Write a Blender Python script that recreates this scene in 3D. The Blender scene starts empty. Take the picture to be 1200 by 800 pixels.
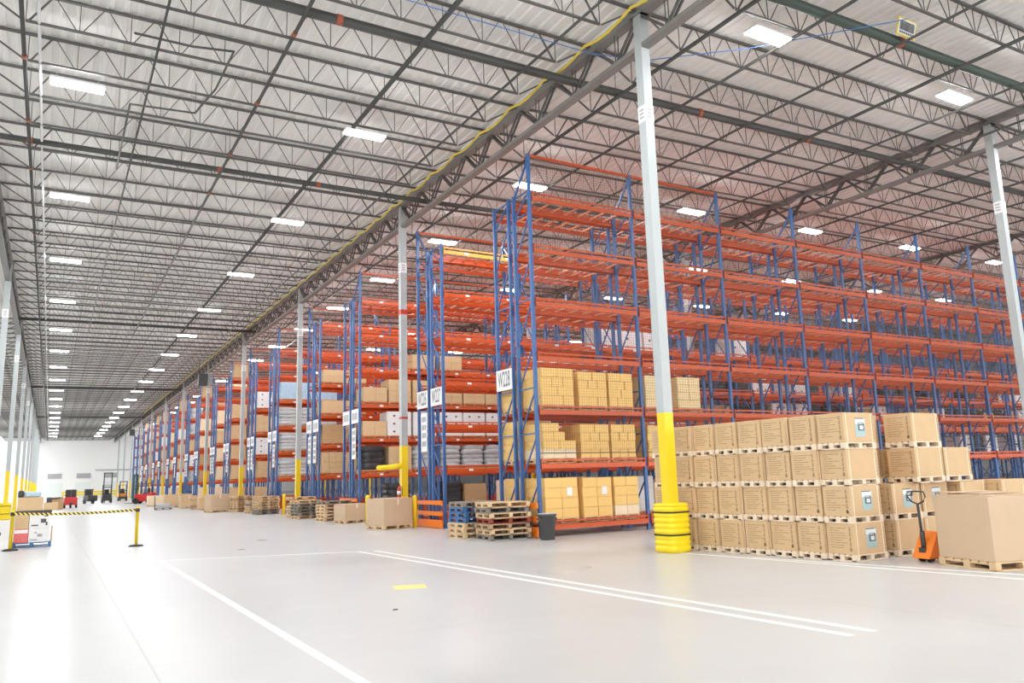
import bpy, bmesh, math, random
from mathutils import Vector, Matrix
R = random.Random(7)
sc = bpy.context.scene
COL = sc.collection
PI = math.pi
ORD = ['zeroth','first','second','third','fourth','fifth','sixth','seventh','eighth','ninth','tenth','eleventh','twelfth',
       'thirteenth','fourteenth','fifteenth','sixteenth','seventeenth','eighteenth','nineteenth','twentieth','twenty-first',
       'twenty-second','twenty-third','twenty-fourth','twenty-fifth','twenty-sixth','twenty-seventh','twenty-eighth','twenty-ninth','thirtieth','thirty-first','thirty-second','thirty-third','thirty-fourth']

# ------------------------------------------------------------------ materials
def mat(name, col, rough=.5, metal=0., spec=.5, noise=0., nscale=8., emit=None, es=1.):
    m = bpy.data.materials.new(name); m.use_nodes = True
    nt = m.node_tree; b = nt.nodes['Principled BSDF']
    b.inputs['Roughness'].default_value = rough
    b.inputs['Metallic'].default_value = metal
    b.inputs['Specular IOR Level'].default_value = spec
    c = (*col, 1)
    b.inputs['Base Color'].default_value = c
    if noise:
        tc = nt.nodes.new('ShaderNodeTexCoord'); n = nt.nodes.new('ShaderNodeTexNoise')
        n.inputs['Scale'].default_value = nscale; n.inputs['Detail'].default_value = 4
        mx = nt.nodes.new('ShaderNodeMix'); mx.data_type = 'RGBA'
        mx.inputs['A'].default_value = (*[max(0, v*(1-noise)) for v in col], 1)
        mx.inputs['B'].default_value = (*[min(1, v*(1+noise)) for v in col], 1)
        nt.links.new(tc.outputs['Object'], n.inputs['Vector'])
        nt.links.new(n.outputs['Fac'], mx.inputs['Factor'])
        nt.links.new(mx.outputs['Result'], b.inputs['Base Color'])
    if emit:
        b.inputs['Emission Color'].default_value = (*emit, 1); b.inputs['Emission Strength'].default_value = es
    return m
M = {}
M['wall'] = mat('white_wall_panel', (.93,.93,.925), .7)
M['deck'] = mat('painted_roof_deck', (.90,.88,.845), .6)
M['steel'] = mat('joist_steel', (.12,.115,.108), .55, noise=.2, nscale=3)
M['girder'] = mat('girder_steel', (.25,.24,.225), .5, noise=.15, nscale=2)
M['pipe'] = mat('dark_sprinkler_pipe', (.07,.07,.065), .45)
M['pipeg'] = mat('greenish_sprinkler_pipe', (.06,.085,.07), .4)
M['red'] = mat('red_paint', (.55,.05,.03), .4)
M['coupling'] = mat('orange_coupling', (.40,.10,.045), .5)
M['column'] = mat('grey_column_paint', (.48,.52,.522), .45, noise=.04, nscale=2)
M['yellow'] = mat('safety_yellow_paint', (.93,.66,.015), .4)
M['yplastic'] = mat('yellow_plastic', (.95,.72,.01), .4)
M['black'] = mat('black_rubber', (.02,.02,.022), .6)
M['darkgrey'] = mat('dark_grey_plastic', (.075,.072,.075), .5)
M['bag'] = mat('grey_bin_liner', (.5,.55,.65), .3)
M['blue'] = mat('blue_rack_paint', (.042,.125,.33), .35, noise=.12, nscale=2)
M['orange'] = mat('orange_beam_paint', (.60,.083,.010), .35, noise=.1, nscale=1.5)
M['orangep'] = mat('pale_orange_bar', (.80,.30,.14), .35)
M['orangel'] = mat('light_orange_beam', (.85,.36,.05), .4)
M['truck'] = mat('orange_truck_paint', (.90,.22,.02), .4)
M['net'] = mat('net_cord', (.14,.12,.105), .8)
M['white'] = mat('white_sign', (.86,.86,.86), .5)
M['ink'] = mat('dark_grey_ink', (.10,.10,.11), .6)
M['signink'] = mat('grey_sign_lettering', (.19,.19,.20), .6)
M['lightink'] = mat('grey_print', (.35,.36,.37), .6)
M['kraft'] = mat('kraft_cardboard', (.64,.445,.25), .75, noise=.06, nscale=4)
M['kraftp'] = mat('pale_kraft_cardboard', (.60,.44,.29), .75, noise=.05, nscale=4)
M['kraftd'] = mat('brown_cardboard', (.50,.32,.16), .75, noise=.08, nscale=4)
M['tape'] = mat('pale_edge_board', (.86,.74,.56), .6)
M['print'] = mat('brown_print', (.36,.24,.13), .8)
M['ycart'] = mat('yellow_tan_cardboard', (.86,.55,.19), .75, noise=.05, nscale=3)
M['ycartp'] = mat('pale_wrapped_cardboard', (.85,.68,.46), .5, noise=.05, nscale=3)
M['ycartl'] = mat('light_tan_cardboard', (.80,.60,.33), .75, noise=.05, nscale=3)
M['wood'] = mat('pallet_wood', (.70,.50,.29), .8, noise=.15, nscale=6)
M['woodp'] = mat('pale_pallet_wood', (.80,.66,.50), .8, noise=.08, nscale=6)
M['woodg'] = mat('weathered_pallet_wood', (.27,.24,.20), .8, noise=.2, nscale=6)
M['woodr'] = mat('red_stained_pallet', (.30,.07,.045), .8, noise=.2, nscale=6)
M['woodb'] = mat('brown_pallet_wood', (.48,.33,.2), .8, noise=.2, nscale=6)
M['bluep'] = mat('blue_pallet_paint', (.05,.15,.33), .6, noise=.2, nscale=6)
M['teal'] = mat('pale_teal_label', (.36,.52,.53), .4)
M['labelw'] = mat('label_white', (.72,.78,.80), .4)
M['sack'] = mat('grey_plastic_sack', (.50,.51,.52), .3, noise=.25, nscale=5)
M['whitebox'] = mat('white_cardboard', (.80,.79,.78), .6, noise=.04, nscale=4)
M['wrapblue'] = mat('pale_blue_wrapped_goods', (.42,.58,.72), .3, noise=.2, nscale=6)
M['pink'] = mat('red_printed_box', (.75,.16,.15), .5, noise=.1)
M['redv'] = mat('red_vehicle_paint', (.62,.03,.03), .35)
M['dark'] = mat('dark_machinery', (.06,.055,.055), .5)
M['darkload'] = mat('black_wrapped_goods', (.035,.033,.035), .35, noise=.3, nscale=5)
M['heater'] = mat('dark_heater_casing', (.06,.065,.075), .5)
M['cable'] = mat('yellow_hose', (.85,.66,.08), .5)
M['bluecable'] = mat('blue_cable', (.08,.2,.5), .5)
M['fixture'] = mat('white_fixture_metal', (.8,.8,.8), .4)
M['lamp'] = mat('light_diffuser', (.9,.9,.9), .4, emit=(.96,.98,1), es=160)
M['line'] = mat('white_floor_paint', (.93,.93,.92), .45)
M['ypatch'] = mat('yellow_floor_tape', (.93,.74,.22), .5)
M['glass'] = mat('grey_door_glass', (.40,.42,.43), .3)
M['doorw'] = mat('dock_door_white', (.80,.86,.85), .5)
M['greenmast'] = mat('dark_green_mast', (.05,.10,.06), .5)
M['orangem'] = mat('orange_machine', (.85,.33,.03), .4)

def floor_mat():
    m = bpy.data.materials.new('polished_concrete'); m.use_nodes = True
    nt = m.node_tree; b = nt.nodes['Principled BSDF']; L = nt.links.new
    tc = nt.nodes.new('ShaderNodeTexCoord')
    n1 = nt.nodes.new('ShaderNodeTexNoise'); n1.inputs['Scale'].default_value = .3; n1.inputs['Detail'].default_value = 1.5
    n2 = nt.nodes.new('ShaderNodeTexNoise'); n2.inputs['Scale'].default_value = 1.7; n2.inputs['Detail'].default_value = 1
    L(tc.outputs['Object'], n1.inputs['Vector']); L(tc.outputs['Object'], n2.inputs['Vector'])
    ad = nt.nodes.new('ShaderNodeMath'); ad.operation = 'MULTIPLY_ADD'; ad.inputs[1].default_value = .35
    L(n2.outputs['Fac'], ad.inputs[0]); L(n1.outputs['Fac'], ad.inputs[2])
    cr = nt.nodes.new('ShaderNodeValToRGB')
    cr.color_ramp.elements[0].position = .3; cr.color_ramp.elements[0].color = (.53,.531,.528,1)
    cr.color_ramp.elements[1].position = 1.05 if False else 1.0; cr.color_ramp.elements[1].color = (.605,.606,.60,1)
    L(ad.outputs[0], cr.inputs['Fac']); 
    # saw-cut joints
    sep = nt.nodes.new('ShaderNodeSeparateXYZ'); L(tc.outputs['Object'], sep.inputs[0])
    def joint(out, off, pitch, w):
        a = nt.nodes.new('ShaderNodeMath'); a.operation = 'ADD'; a.inputs[1].default_value = off; L(out, a.inputs[0])
        p = nt.nodes.new('ShaderNodeMath'); p.operation = 'PINGPONG'; p.inputs[1].default_value = pitch/2; L(a.outputs[0], p.inputs[0])
        c = nt.nodes.new('ShaderNodeMath'); c.operation = 'LESS_THAN'; c.inputs[1].default_value = w; L(p.outputs[0], c.inputs[0])
        return c
    jx = joint(sep.outputs['X'], 76.2-.92, 7.62, .011); jy = joint(sep.outputs['Y'], 146.3-8.4, 4.877, .006)
    mx = nt.nodes.new('ShaderNodeMath'); mx.operation = 'MAXIMUM'; L(jx.outputs[0], mx.inputs[0]); L(jy.outputs[0], mx.inputs[1])
    mm = nt.nodes.new('ShaderNodeMix'); mm.data_type = 'RGBA'; mm.inputs['B'].default_value = (.42,.41,.40,1)
    sc_ = nt.nodes.new('ShaderNodeMath'); sc_.operation = 'MULTIPLY'; sc_.inputs[1].default_value = .55; L(mx.outputs[0], sc_.inputs[0])
    L(sc_.outputs[0], mm.inputs['Factor']); L(cr.outputs['Color'], mm.inputs['A']); L(mm.outputs['Result'], b.inputs['Base Color'])
    rr = nt.nodes.new('ShaderNodeMapRange'); rr.inputs['To Min'].default_value = .25; rr.inputs['To Max'].default_value = .34
    L(n1.outputs['Fac'], rr.inputs['Value']); L(rr.outputs['Result'], b.inputs['Roughness'])
    b.inputs['Specular IOR Level'].default_value = .22
    return m
M['floor'] = floor_mat()
def tape_mat():
    m = bpy.data.materials.new('black_yellow_belt'); m.use_nodes = True
    nt = m.node_tree; b = nt.nodes['Principled BSDF']; L = nt.links.new
    tc = nt.nodes.new('ShaderNodeTexCoord'); sp = nt.nodes.new('ShaderNodeSeparateXYZ'); L(tc.outputs['Object'], sp.inputs[0])
    a = nt.nodes.new('ShaderNodeMath'); a.operation = 'ADD'; L(sp.outputs['X'], a.inputs[0]); L(sp.outputs['Z'], a.inputs[1])
    f = nt.nodes.new('ShaderNodeMath'); f.operation = 'PINGPONG'; f.inputs[1].default_value = .062; L(a.outputs[0], f.inputs[0])
    g = nt.nodes.new('ShaderNodeMath'); g.operation = 'GREATER_THAN'; g.inputs[1].default_value = .031; L(f.outputs[0], g.inputs[0])
    mx = nt.nodes.new('ShaderNodeMix'); mx.data_type = 'RGBA'; mx.inputs['A'].default_value = (.9,.72,.12,1); mx.inputs['B'].default_value = (.03,.03,.03,1)
    L(g.outputs[0], mx.inputs['Factor']); L(mx.outputs['Result'], b.inputs['Base Color'])
    return m
M['belt'] = tape_mat()

# ------------------------------------------------------------------ mesh builder
class MB:
    def __init__(s): s.v = []; s.f = []; s.m = []; s.sm = []
    def add(s, vs, fs, mi=0, smooth=False):
        o = len(s.v); s.v += [tuple(p) for p in vs]
        for f in fs: s.f.append(tuple(i+o for i in f)); s.m.append(mi); s.sm.append(smooth)
        return s
    def box(s, x0, x1, y0, y1, z0, z1, mi=0):
        return s.add([(x0,y0,z0),(x1,y0,z0),(x1,y1,z0),(x0,y1,z0),(x0,y0,z1),(x1,y0,z1),(x1,y1,z1),(x0,y1,z1)],
                     [(0,3,2,1),(4,5,6,7),(0,1,5,4),(1,2,6,5),(2,3,7,6),(3,0,4,7)], mi)
    def bar(s, a, b, w, h=None, mi=0, up=(0,0,1)):
        h = h or w; a, b = Vector(a), Vector(b); d = (b-a).normalized(); u = Vector(up)
        if abs(d.dot(u)) > .98: u = Vector((1,0,0))
        sx = d.cross(u).normalized(); uz = sx.cross(d)
        vs = [p + sx*i*w/2 + uz*j*h/2 for p in (a, b) for i, j in ((-1,-1),(1,-1),(1,1),(-1,1))]
        return s.add(vs, [(0,1,2,3),(7,6,5,4),(0,4,5,1),(1,5,6,2),(2,6,7,3),(3,7,4,0)], mi)
    def tube(s, pts, r, n=8, mi=0, cap=True):
        pts = [Vector(p) for p in pts]; rings = []; vs = []
        for i, p in enumerate(pts):
            d = (pts[min(i+1, len(pts)-1)] - pts[max(i-1, 0)]).normalized()
            u = Vector((0,0,1)) if abs(d.z) < .95 else Vector((1,0,0))
            a = d.cross(u).normalized(); b = a.cross(d)
            rr = r[i] if isinstance(r, (list, tuple)) else r
            vs += [p + a*rr*math.cos(2*PI*k/n) + b*rr*math.sin(2*PI*k/n) for k in range(n)]
        fs = [(i*n+k, i*n+(k+1) % n, (i+1)*n+(k+1) % n, (i+1)*n+k) for i in range(len(pts)-1) for k in range(n)]
        s.add(vs, fs, mi, True)
        if cap:
            o = len(s.v)-len(vs)
            s.f += [tuple(o+k for k in reversed(range(n))), tuple(o+(len(pts)-1)*n+k for k in range(n))]; s.m += [mi, mi]; s.sm += [False, False]
        return s
    def lathe(s, prof, n=24, c=(0,0,0), mi=0, sq=0):
        # prof: (radius, z); closed at both ends
        vs = []
        for r, z in prof:
            for k in range(n):
                t = 2*PI*k/n; cx, sx = math.cos(t), math.sin(t)
                if sq:
                    q = 1/((abs(cx)**sq + abs(sx)**sq)**(1/sq)); cx *= q; sx *= q
                vs.append((c[0]+r*cx, c[1]+r*sx, c[2]+z))
        fs = [(i*n+k, i*n+(k+1) % n, (i+1)*n+(k+1) % n, (i+1)*n+k) for i in range(len(prof)-1) for k in range(n)]
        s.add(vs, fs, mi, True)
        o = len(s.v)-len(vs)
        s.f += [tuple(o+k for k in reversed(range(n))), tuple(o+(len(prof)-1)*n+k for k in range(n))]; s.m += [mi, mi]; s.sm += [False, False]
        return s
    def mesh(s, name, mats):
        me = bpy.data.meshes.new(name); me.from_pydata(s.v, [], s.f)
        for m in (mats if isinstance(mats, (list, tuple)) else [mats]): me.materials.append(M[m] if isinstance(m, str) else m)
        me.polygons.foreach_set('material_index', s.m); me.polygons.foreach_set('use_smooth', s.sm); me.update()
        return me
    def build(s, name, mats, parent=None, loc=(0,0,0), rz=0):
        return put(name, s.mesh(name, mats), parent, loc, rz)

def put(name, me, parent=None, loc=(0,0,0), rz=0):
    o = bpy.data.objects.new(name, me); COL.objects.link(o)
    o.location = loc; o.rotation_euler = (0,0,rz)
    if parent: o.parent = parent
    return o
def tag(o, label=None, cat=None, group=None, kind=None):
    for k, v in (('label', label), ('category', cat), ('group', group), ('kind', kind)):
        if v: o[k] = v
    return o
def thing(name, label, cat, loc=(0,0,0), rz=0, group=None, kind=None):
    o = bpy.data.objects.new(name, None); COL.objects.link(o); o.location = loc; o.rotation_euler = (0,0,rz)
    o.empty_display_size = .2
    return tag(o, label, cat, group, kind)
def struct(o): o['kind'] = 'structure'; return o
def bevelled(me, w=.006, seg=1):
    bm = bmesh.new(); bm.from_mesh(me)
    bmesh.ops.bevel(bm, geom=bm.edges[:], offset=w, segments=seg, affect='EDGES', profile=.5)
    bm.to_mesh(me); bm.free(); return me
def kids(o, idx):
    return idx.get(o.name, [])
def copy_thing(src, parts, loc, rz=None, label=None, group=None):
    r = src.copy(); COL.objects.link(r); r.location = loc
    if rz is not None: r.rotation_euler = (0,0,rz)
    if label: r['label'] = label
    if group: r['group'] = group
    for p in parts:
        c = p.copy(); COL.objects.link(c); c.parent = r
    return r
_glyph = {}
def text_mesh(txt, size, mname, align='CENTER', ext=.002):
    cu = bpy.data.curves.new('sign_lettering', 'FONT'); cu.body = txt; cu.size = size; cu.align_x = align; cu.align_y = 'CENTER'; cu.extrude = ext; cu.offset = .004
    o = bpy.data.objects.new('sign_lettering', cu); COL.objects.link(o)
    dg = bpy.context.evaluated_depsgraph_get()
    me = bpy.data.meshes.new_from_object(o.evaluated_get(dg)); me.materials.clear(); me.materials.append(M[mname])
    bpy.data.objects.remove(o); return me

# ------------------------------------------------------------------ camera
yaw, pitch, roll = 0.531217, 0.170781, -0.0303968
fw = Vector((math.sin(yaw)*math.cos(pitch), math.cos(yaw)*math.cos(pitch), math.sin(pitch)))
rt = Vector((math.cos(yaw), -math.sin(yaw), 0)); up = rt.cross(fw)
r2 = rt*math.cos(roll) + up*math.sin(roll); u2 = up*math.cos(roll) - rt*math.sin(roll)
cam = bpy.data.cameras.new('camera'); co = bpy.data.objects.new('camera', cam); COL.objects.link(co)
mw = Matrix(((r2.x,u2.x,-fw.x,0),(r2.y,u2.y,-fw.y,0),(r2.z,u2.z,-fw.z,1.65),(0,0,0,1)))
co.matrix_world = mw; cam.sensor_width = 36; cam.lens = 917.247/1200*36; cam.clip_end = 500; cam.clip_start = .1
sc.camera = co

# ------------------------------------------------------------------ roof plane
XC = [-17.5, -2.25, 11.35, 26.08, 41.8, 57.0, 72.2]
ZC = [12.2, 12.3, 12.4, 12.78, 13.05, 13.2, 13.2]
def zr(x):
    for i in range(len(XC)-1):
        if x <= XC[i+1] or i == len(XC)-2:
            t = (x-XC[i])/(XC[i+1]-XC[i]); return ZC[i]+t*(ZC[i+1]-ZC[i])
YC = [12.92 + 14.63*k for k in range(12)]
YEND, YBK, XL, XR = 188.0, -24.0, -32.0, 112.0

# ------------------------------------------------------------------ shell
struct(MB().box(XL, XR, YBK, YEND, -.2, 0).build('floor', 'floor'))
struct(MB().box(XL, XR, YEND, YEND+.3, 0, 15).build('wall_end', 'wall'))
b = MB().box(XL, XR, YBK-.3, YBK, 0, 1.0).box(XL, XR, YBK-.3, YBK, 11, 15)
for k in range(16): b.box(XL+7.3*k-.15, XL+7.3*k+.15, YBK-.3, YBK, 1.0, 11)  # unseen rear wall, left open between posts to let in fill light
struct(b.build('wall_rear', 'wall'))
b = MB().box(XL-.3, XL, YBK, YEND, 0, 1.0).box(XL-.3, XL, YBK, YEND, 11, 15).box(XL-.3, XL, 34.4, 120, 1.0, 11)  # unseen wall; openings invented to light the front and the far end
b.box(XL-.3, XL, YBK, 34.4, 4.5, 11)
for k in list(range(9)) + list(range(20, 30)): b.box(XL-.3, XL, YBK+7.3*k-.15, YBK+7.3*k+.15, 1.0, 11)
struct(b.build('wall_left', 'wall'))
struct(MB().box(XR, XR+.3, YBK, YEND, 0, 15).build('wall_right', 'wall'))
b = MB(); p = .305; x = XL; vs = []; 
while x < XR:
    z = zr(min(max(x, -17.5), 72.2))+.015
    vs += [(x, z+.04), (x+p*.5, z+.04), (x+p*.58, z), (x+p*.92, z)]; x += p
n = len(vs)
b.add([(a, YBK, z) for a, z in vs] + [(a, YEND, z) for a, z in vs], [(i, i+1, n+i+1, n+i) for i in range(n-1)])
struct(b.build('ceiling', 'deck'))
struct(MB().box(XL-.3, XR+.3, YBK-.3, YEND+.3, 15, 15.2).build('ceiling_cover', 'wall'))

# joists
def joist_mesh(x0, x1, np_):
    b = MB(); L = x1-x0; dz = zr(x1-.01)-zr(x0+.01); zt = lambda t: dz*t
    D = .70
    b.bar((.1,0,-.03), (L-.1,0,dz-.03), .075, .055)
    pw = (L-2.4)/np_
    bx = [1.2+pw*i for i in range(np_+1)]
    b.bar((1.2,0,zt(1.2/L)-D), (L-1.2,0,zt(1-1.2/L)-D), .06, .045)
    for i, q in enumerate(bx):
        zq = zt(q/L)
        b.bar((q,0,zq-D), (q,0,zq-.05), .017)
        for sg in (-1, 1):
            e = q + sg*pw/2
            if i == 0 and sg < 0: e = .1
            if i == np_ and sg > 0: e = L-.1
            b.bar((q+sg*.05,0,zq-D), (e-sg*.05,0,zt(e/L)-.06), .019 if 0 < i < np_ else .035)
    return b.mesh('ceiling_joist', 'steel')
bays = [(0, 11, 110, 186, 56), (1, 11, 110, 186, 3.8), (2, 12, 110, 150, 3.8), (3, 12, 110, 130, 11), (4, 12, 110, 110, 16), (5, 12, 110, 100, 24)]
for i, np_, nmax, ymax, ymin in bays:
    me = joist_mesh(XC[i], XC[i+1], np_)
    j0 = -4
    for j in range(j0, nmax):
        y = YC[0] + 1.8288*j
        if y < ymin or y > ymax: continue
        struct(put('ceiling_joist', me, None, (XC[i], y, zr(XC[i]))))
# girders
def girder_mesh():
    b = MB(); L = 14.63
    b.bar((0,0,-.11), (0,L,-.11), .26, .16, up=(0,0,1)); 
    b.bar((0,0,-.98), (0,L,-.98), .22, .11)
    for k in range(8):
        y = 1.8288*(k+.0); ym = y + .9144
        for s in (-.05, .05):
            b.bar((s,y+.05,-.17), (s,ym,-.95), .045, .06, 1); b.bar((s,ym,-.95), (s,y+1.78,-.17), .045, .06, 1)
            b.bar((s,ym,-.95), (s,ym,-.17), .02, mi=1)
    return b.mesh('roof_girder', ['girder','steel'])
gm = girder_mesh()
for ci, (n0, n1) in {1:(1,12), 2:(-1,12), 3:(-1,6), 4:(0,6)}.items():
    for k in range(n0, n1):
        struct(put('roof_girder', gm, None, (XC[ci], YC[0]+14.63*k, zr(XC[ci]))))

# columns
def column(ci, k, label, base=True, plac=True):
    H = zr(XC[ci])-.19; w = .12
    t = thing('steel_column', label, 'column', (XC[ci], YC[k], 0)); t['kind'] = 'structure'
    key = ('col', ci)
    MB().box(-w,w,-w,w,2.9,H).build('shaft', 'column', t)
    MB().box(-w,w,-w,w,.02,2.9).build('painted_base', 'yellow', t)
    MB().box(-.2,.2,-.2,.2,0,.02).build('base_plate', 'yellow', t)
    MB().box(-.2,.2,-.2,.2,H,H+.02).build('cap_plate', 'girder', t)
    if plac:
        b = MB(); b.box(-w-.006,w+.006,-w-.006,w+.006,9.55,9.95)
        pl = b.build('placard', 'white', t)
        b = MB()
        for q in range(3): b.box(-w-.009,-w-.005,-.07,.07,9.64+.09*q,9.68+.09*q); b.box(-.07,.05,-w-.009,-w-.005,9.64+.09*q,9.68+.09*q)
        b.build('print', 'lightink', pl)
    return t
cols = {}
cols[2,0] = column(2, 0, 'grey square steel column with yellow base, standing inside the ribbed yellow guard')
cols[3,0] = column(3, 0, 'grey steel column standing farther right, beyond the big cardboard box on pallet')
cols[2,1] = column(2, 1, 'grey steel column with red fire extinguisher and yellow arm, near large plain carton')
for k in range(2, 12):
    cols[2,k] = column(2, k, f'grey steel column with yellow base, {ORD[k+1]} along the rack ends', plac=k < 5)
for k in range(2, 12):
    cols[1,k] = column(1, k, f'grey steel column with yellow base, {ORD[k-1]} in the row left of the aisle', plac=k < 6)
for k in range(1, 6): column(3, k, f'grey steel column among the racks, {ORD[k]} behind the right-hand column')
t = cols[2,1]
MB().tube([(-.1,-.05,2.16),(-.25,.0,2.16),(-.6,.05,2.12),(-.98,.1,2.11),(-1.03,.1,2.11)], [.10,.10,.095,.09,.05], 12).build('guard_arm', 'yplastic', t)
MB().box(-.127,.127,-.127,.127,7.9,8.1).build('red_band', 'red', t)
MB().box(-.125,.125,-.125,.125,3.9,3.98).build('red_band', 'red', t)
t = thing('fire_extinguisher', 'red fire extinguisher hung on second yellow column base', 'fire extinguisher', (11.10, 27.40, .95))
MB().lathe([(.02,0),(.07,.01),(.075,.05),(.075,.36),(.05,.43),(.025,.46),(.025,.50)], 14).build('cylinder_body', 'red', t)
MB().box(-.03,.03,-.02,.02,.5,.53).bar((0,0,.53),(-.09,0,.57),.025).build('valve_handle', 'black', t)
MB().tube([(.02,-.02,.5),(.1,-.03,.42),(.1,-.03,.15)], .012, 6).build('hose', 'black', t)
MB().lathe([(.0765,.17),(.0765,.30)], 14).build('label_band', 'white', t)

# column guards
def guard(loc, label):
    t = thing('column_guard', label, 'column guard', loc)
    pr = [(.27,.0),(.29,.02),(.30,.05)]; z = .05
    segs = [.11]*8; z = .05
    for i in range(8):
        pr += [(.305,z+.012),(.305,z+.075),(.285,z+.09),(.285,z+.10)]; z += .1125
    pr += [(.30,z),(.30,z+.03),(.26,z+.05)]
    MB().lathe(pr, 28, sq=5).build('shell', 'yplastic', t)
    for zz in (.37, .83): MB().lathe([(.29,zz-.028),(.313,zz-.026),(.313,zz+.0),(.29,zz+.002)], 28, sq=5).build('strap', 'black', t)
    return t
guard((11.35,12.92,0), 'ribbed yellow plastic column guard with two black straps, beside the carton block')
guard((-2.25,YC[2],0), 'yellow column guard nearest the barrier belt, at far left')
guard((-2.25,YC[3],0), 'yellow column guard behind the tan boxes left of the aisle')

# ------------------------------------------------------------------ ceiling services
def ypipe(x, z, y0, y1, r, label, mname='pipe', name='sprinkler_pipe', coup=True, step=3.66, cat='pipe'):
    t = thing(name, label, cat, (x,0,0))
    MB().tube([(0,y0,z),(0,y1,z)], r, 8).build('pipe', mname, t)
    b = MB()
    for q in range(6):
        yy = y0+.5+(y1-y0-1)*q/5; b.box(-.006,.006,yy-.006,yy+.006,z,zr(x)+.03)
    b.build('hanger_rods', mname, t)
    if coup:
        y = 16.2
        k = 0
        while y < 75:
            if y > y0+.2 and y < y1: MB().tube([(0,y-.06,z),(0,y+.06,z)], r*1.3, 8).build('coupling', 'coupling', t); k += 1
            y += step*2 if k > 3 else step
    return t
bx = [-1.1, 1.54, 4.13, 6.85, 9.55]
rad = [.045, .028, .045, .06, .032]
for i, x in enumerate(bx):
    ypipe(x, zr(x)-.80, 2, 182 if i in (0,3) else 56, rad[i], f'dark pipe along the main aisle ceiling, {ORD[i+1]} from the left column row', coup=i in (0,2))
for i, x in enumerate([12.6, 14.6, 17.3, 19.9, 22.5, 25.2]):
    ypipe(x, zr(x)-.79, 4, 60, [.05,.04,.035,.05,.035,.04][i], f'dark ceiling pipe above the racks, {ORD[i+1]} right of the main girder', coup=False)
for i, x in enumerate([28.5, 31.2, 33.9, 36.6, 39.2]):
    ypipe(x, zr(x)-.79, 8, 70, .04, f'dark ceiling pipe above the racks, {ORD[i+1]} beyond the right-hand column', coup=False)
ypipe(-.8, 11.62, 2, 180, .035, 'white conduit running the length of the aisle ceiling', 'fixture', 'conduit', coup=False)
def xpipe(y, x0, x1, dz, r, label, mname='pipe', coups=()):
    t = thing('sprinkler_main', label, 'pipe', (0,y,0))
    xs = [x0] + [x for x in XC if x0 < x < x1] + [x1]
    MB().tube([(x,0,zr(x)-dz) for x in xs], r, 12).build('pipe', mname, t)
    for c in coups: MB().tube([(c-.07,0,zr(c)-dz),(c+.07,0,zr(c)-dz)], r*1.12, 12).build('coupling', 'coupling', t)
    return t
xpipe(15.45, -2.2, 41, .66, .105, 'thick dark sprinkler main crossing the ceiling just behind the nearest column', 'pipe', (4.9, 15.6, 20.2))
xpipe(10.45, 11.5, 41, .62, .12, 'thick greenish sprinkler main beneath the hanging barcode sign', 'pipeg', (17.5,))
xpipe(25.2, -2.2, 26.5, .70, .085, 'dark sprinkler main crossing the aisle ceiling near the second column', 'pipe', (-1.1,4.1,7.3))
for i, y in enumerate((53.0, 88.5, 125.0)):
    xpipe(y, -2.2, 11.3, .70, .09, f'dark sprinkler main across the far aisle ceiling, {ORD[i+1]} beyond the second column')
# loose pipe loops on the ceiling near the camera
b = MB().tube([(1.0,17.6,11.45),(2.2,17.6,11.45),(3.05,17.4,11.45),(3.0,19.4,11.45),(2.75,21.0,11.45),(1.2,21.2,11.45),(1.2,26,11.45)], .028, 8)
for hx, hy in ((2.2,17.6),(2.75,21.0),(1.2,25)): b.box(hx-.005,hx+.005,hy-.005,hy+.005,11.45,12.30)
tag(b.build('sprinkler_pipe_loop', 'pipe'), 'thin dark pipe looping beneath the joists over the aisle', 'pipe')
# yellow hose and blue cable
b = MB(); pts = []
y = 7.0
while y < 120:
    for k in range(4):
        pts.append((10.72+.06*(k/4), y+.457*k, 12.02-.10*math.sin(PI*k/4.)))
    y += 1.8288
b.tube(pts, .035, 6); tag(b.build('yellow_hose', 'cable'), 'yellow hose looped along the joist ends beside the main girder', 'hose')
b = MB(); b.tube([(2,13.85,11.55),(4,13.85,11.53),(6.5,13.85,11.53),(9,13.85,11.55),(10.6,13.9,11.6),(12,13.6,11.62),(14,12.1,11.7),(16.5,9.6,11.8)], .012, 6)
tag(b.build('blue_cable', 'bluecable'), 'thin blue cable strung under the joists near the first column', 'cable')
# barcode sign
t = thing('barcode_sign', 'white barcode sign with yellow border hanging from the ceiling', 'sign', (17.28,10.15,11.86), 0); t.rotation_euler = (.27,0,0)
MB().box(-.36,.36,-.01,.01,0,.42).build('border', 'cable', t)
MB().box(-.325,.325,-.014,.012,.035,.385).build('panel', 'white', t)
b = MB(); x = -.27; rr = random.Random(3)
while x < .27:
    w = rr.choice((.006,.01,.016)); b.box(x,x+w,-.018,-.013,.13,.35); x += w+rr.choice((.008,.012))
b.build('barcode', 'ink', t)
b = MB()
for k in range(7): b.box(-.26+.078*k,-.205+.078*k,-.018,-.013,.055,.105)
b.build('print', 'ink', t)
MB().tube([(-.3,0,.42),(-.3,0.05,.60)], .004, 5).build('wire', 'fixture', t); MB().tube([(.3,0,.42),(.3,0.05,.60)], .004, 5).build('wire', 'fixture', t)
tag(MB().tube([(20.3,8.9,zr(20)),(20.32,8.9,11.6)], .012, 6).build('hanging_cord', 'fixture'), 'thin white cord hanging down from ceiling beside the right-hand light', 'cord')
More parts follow.
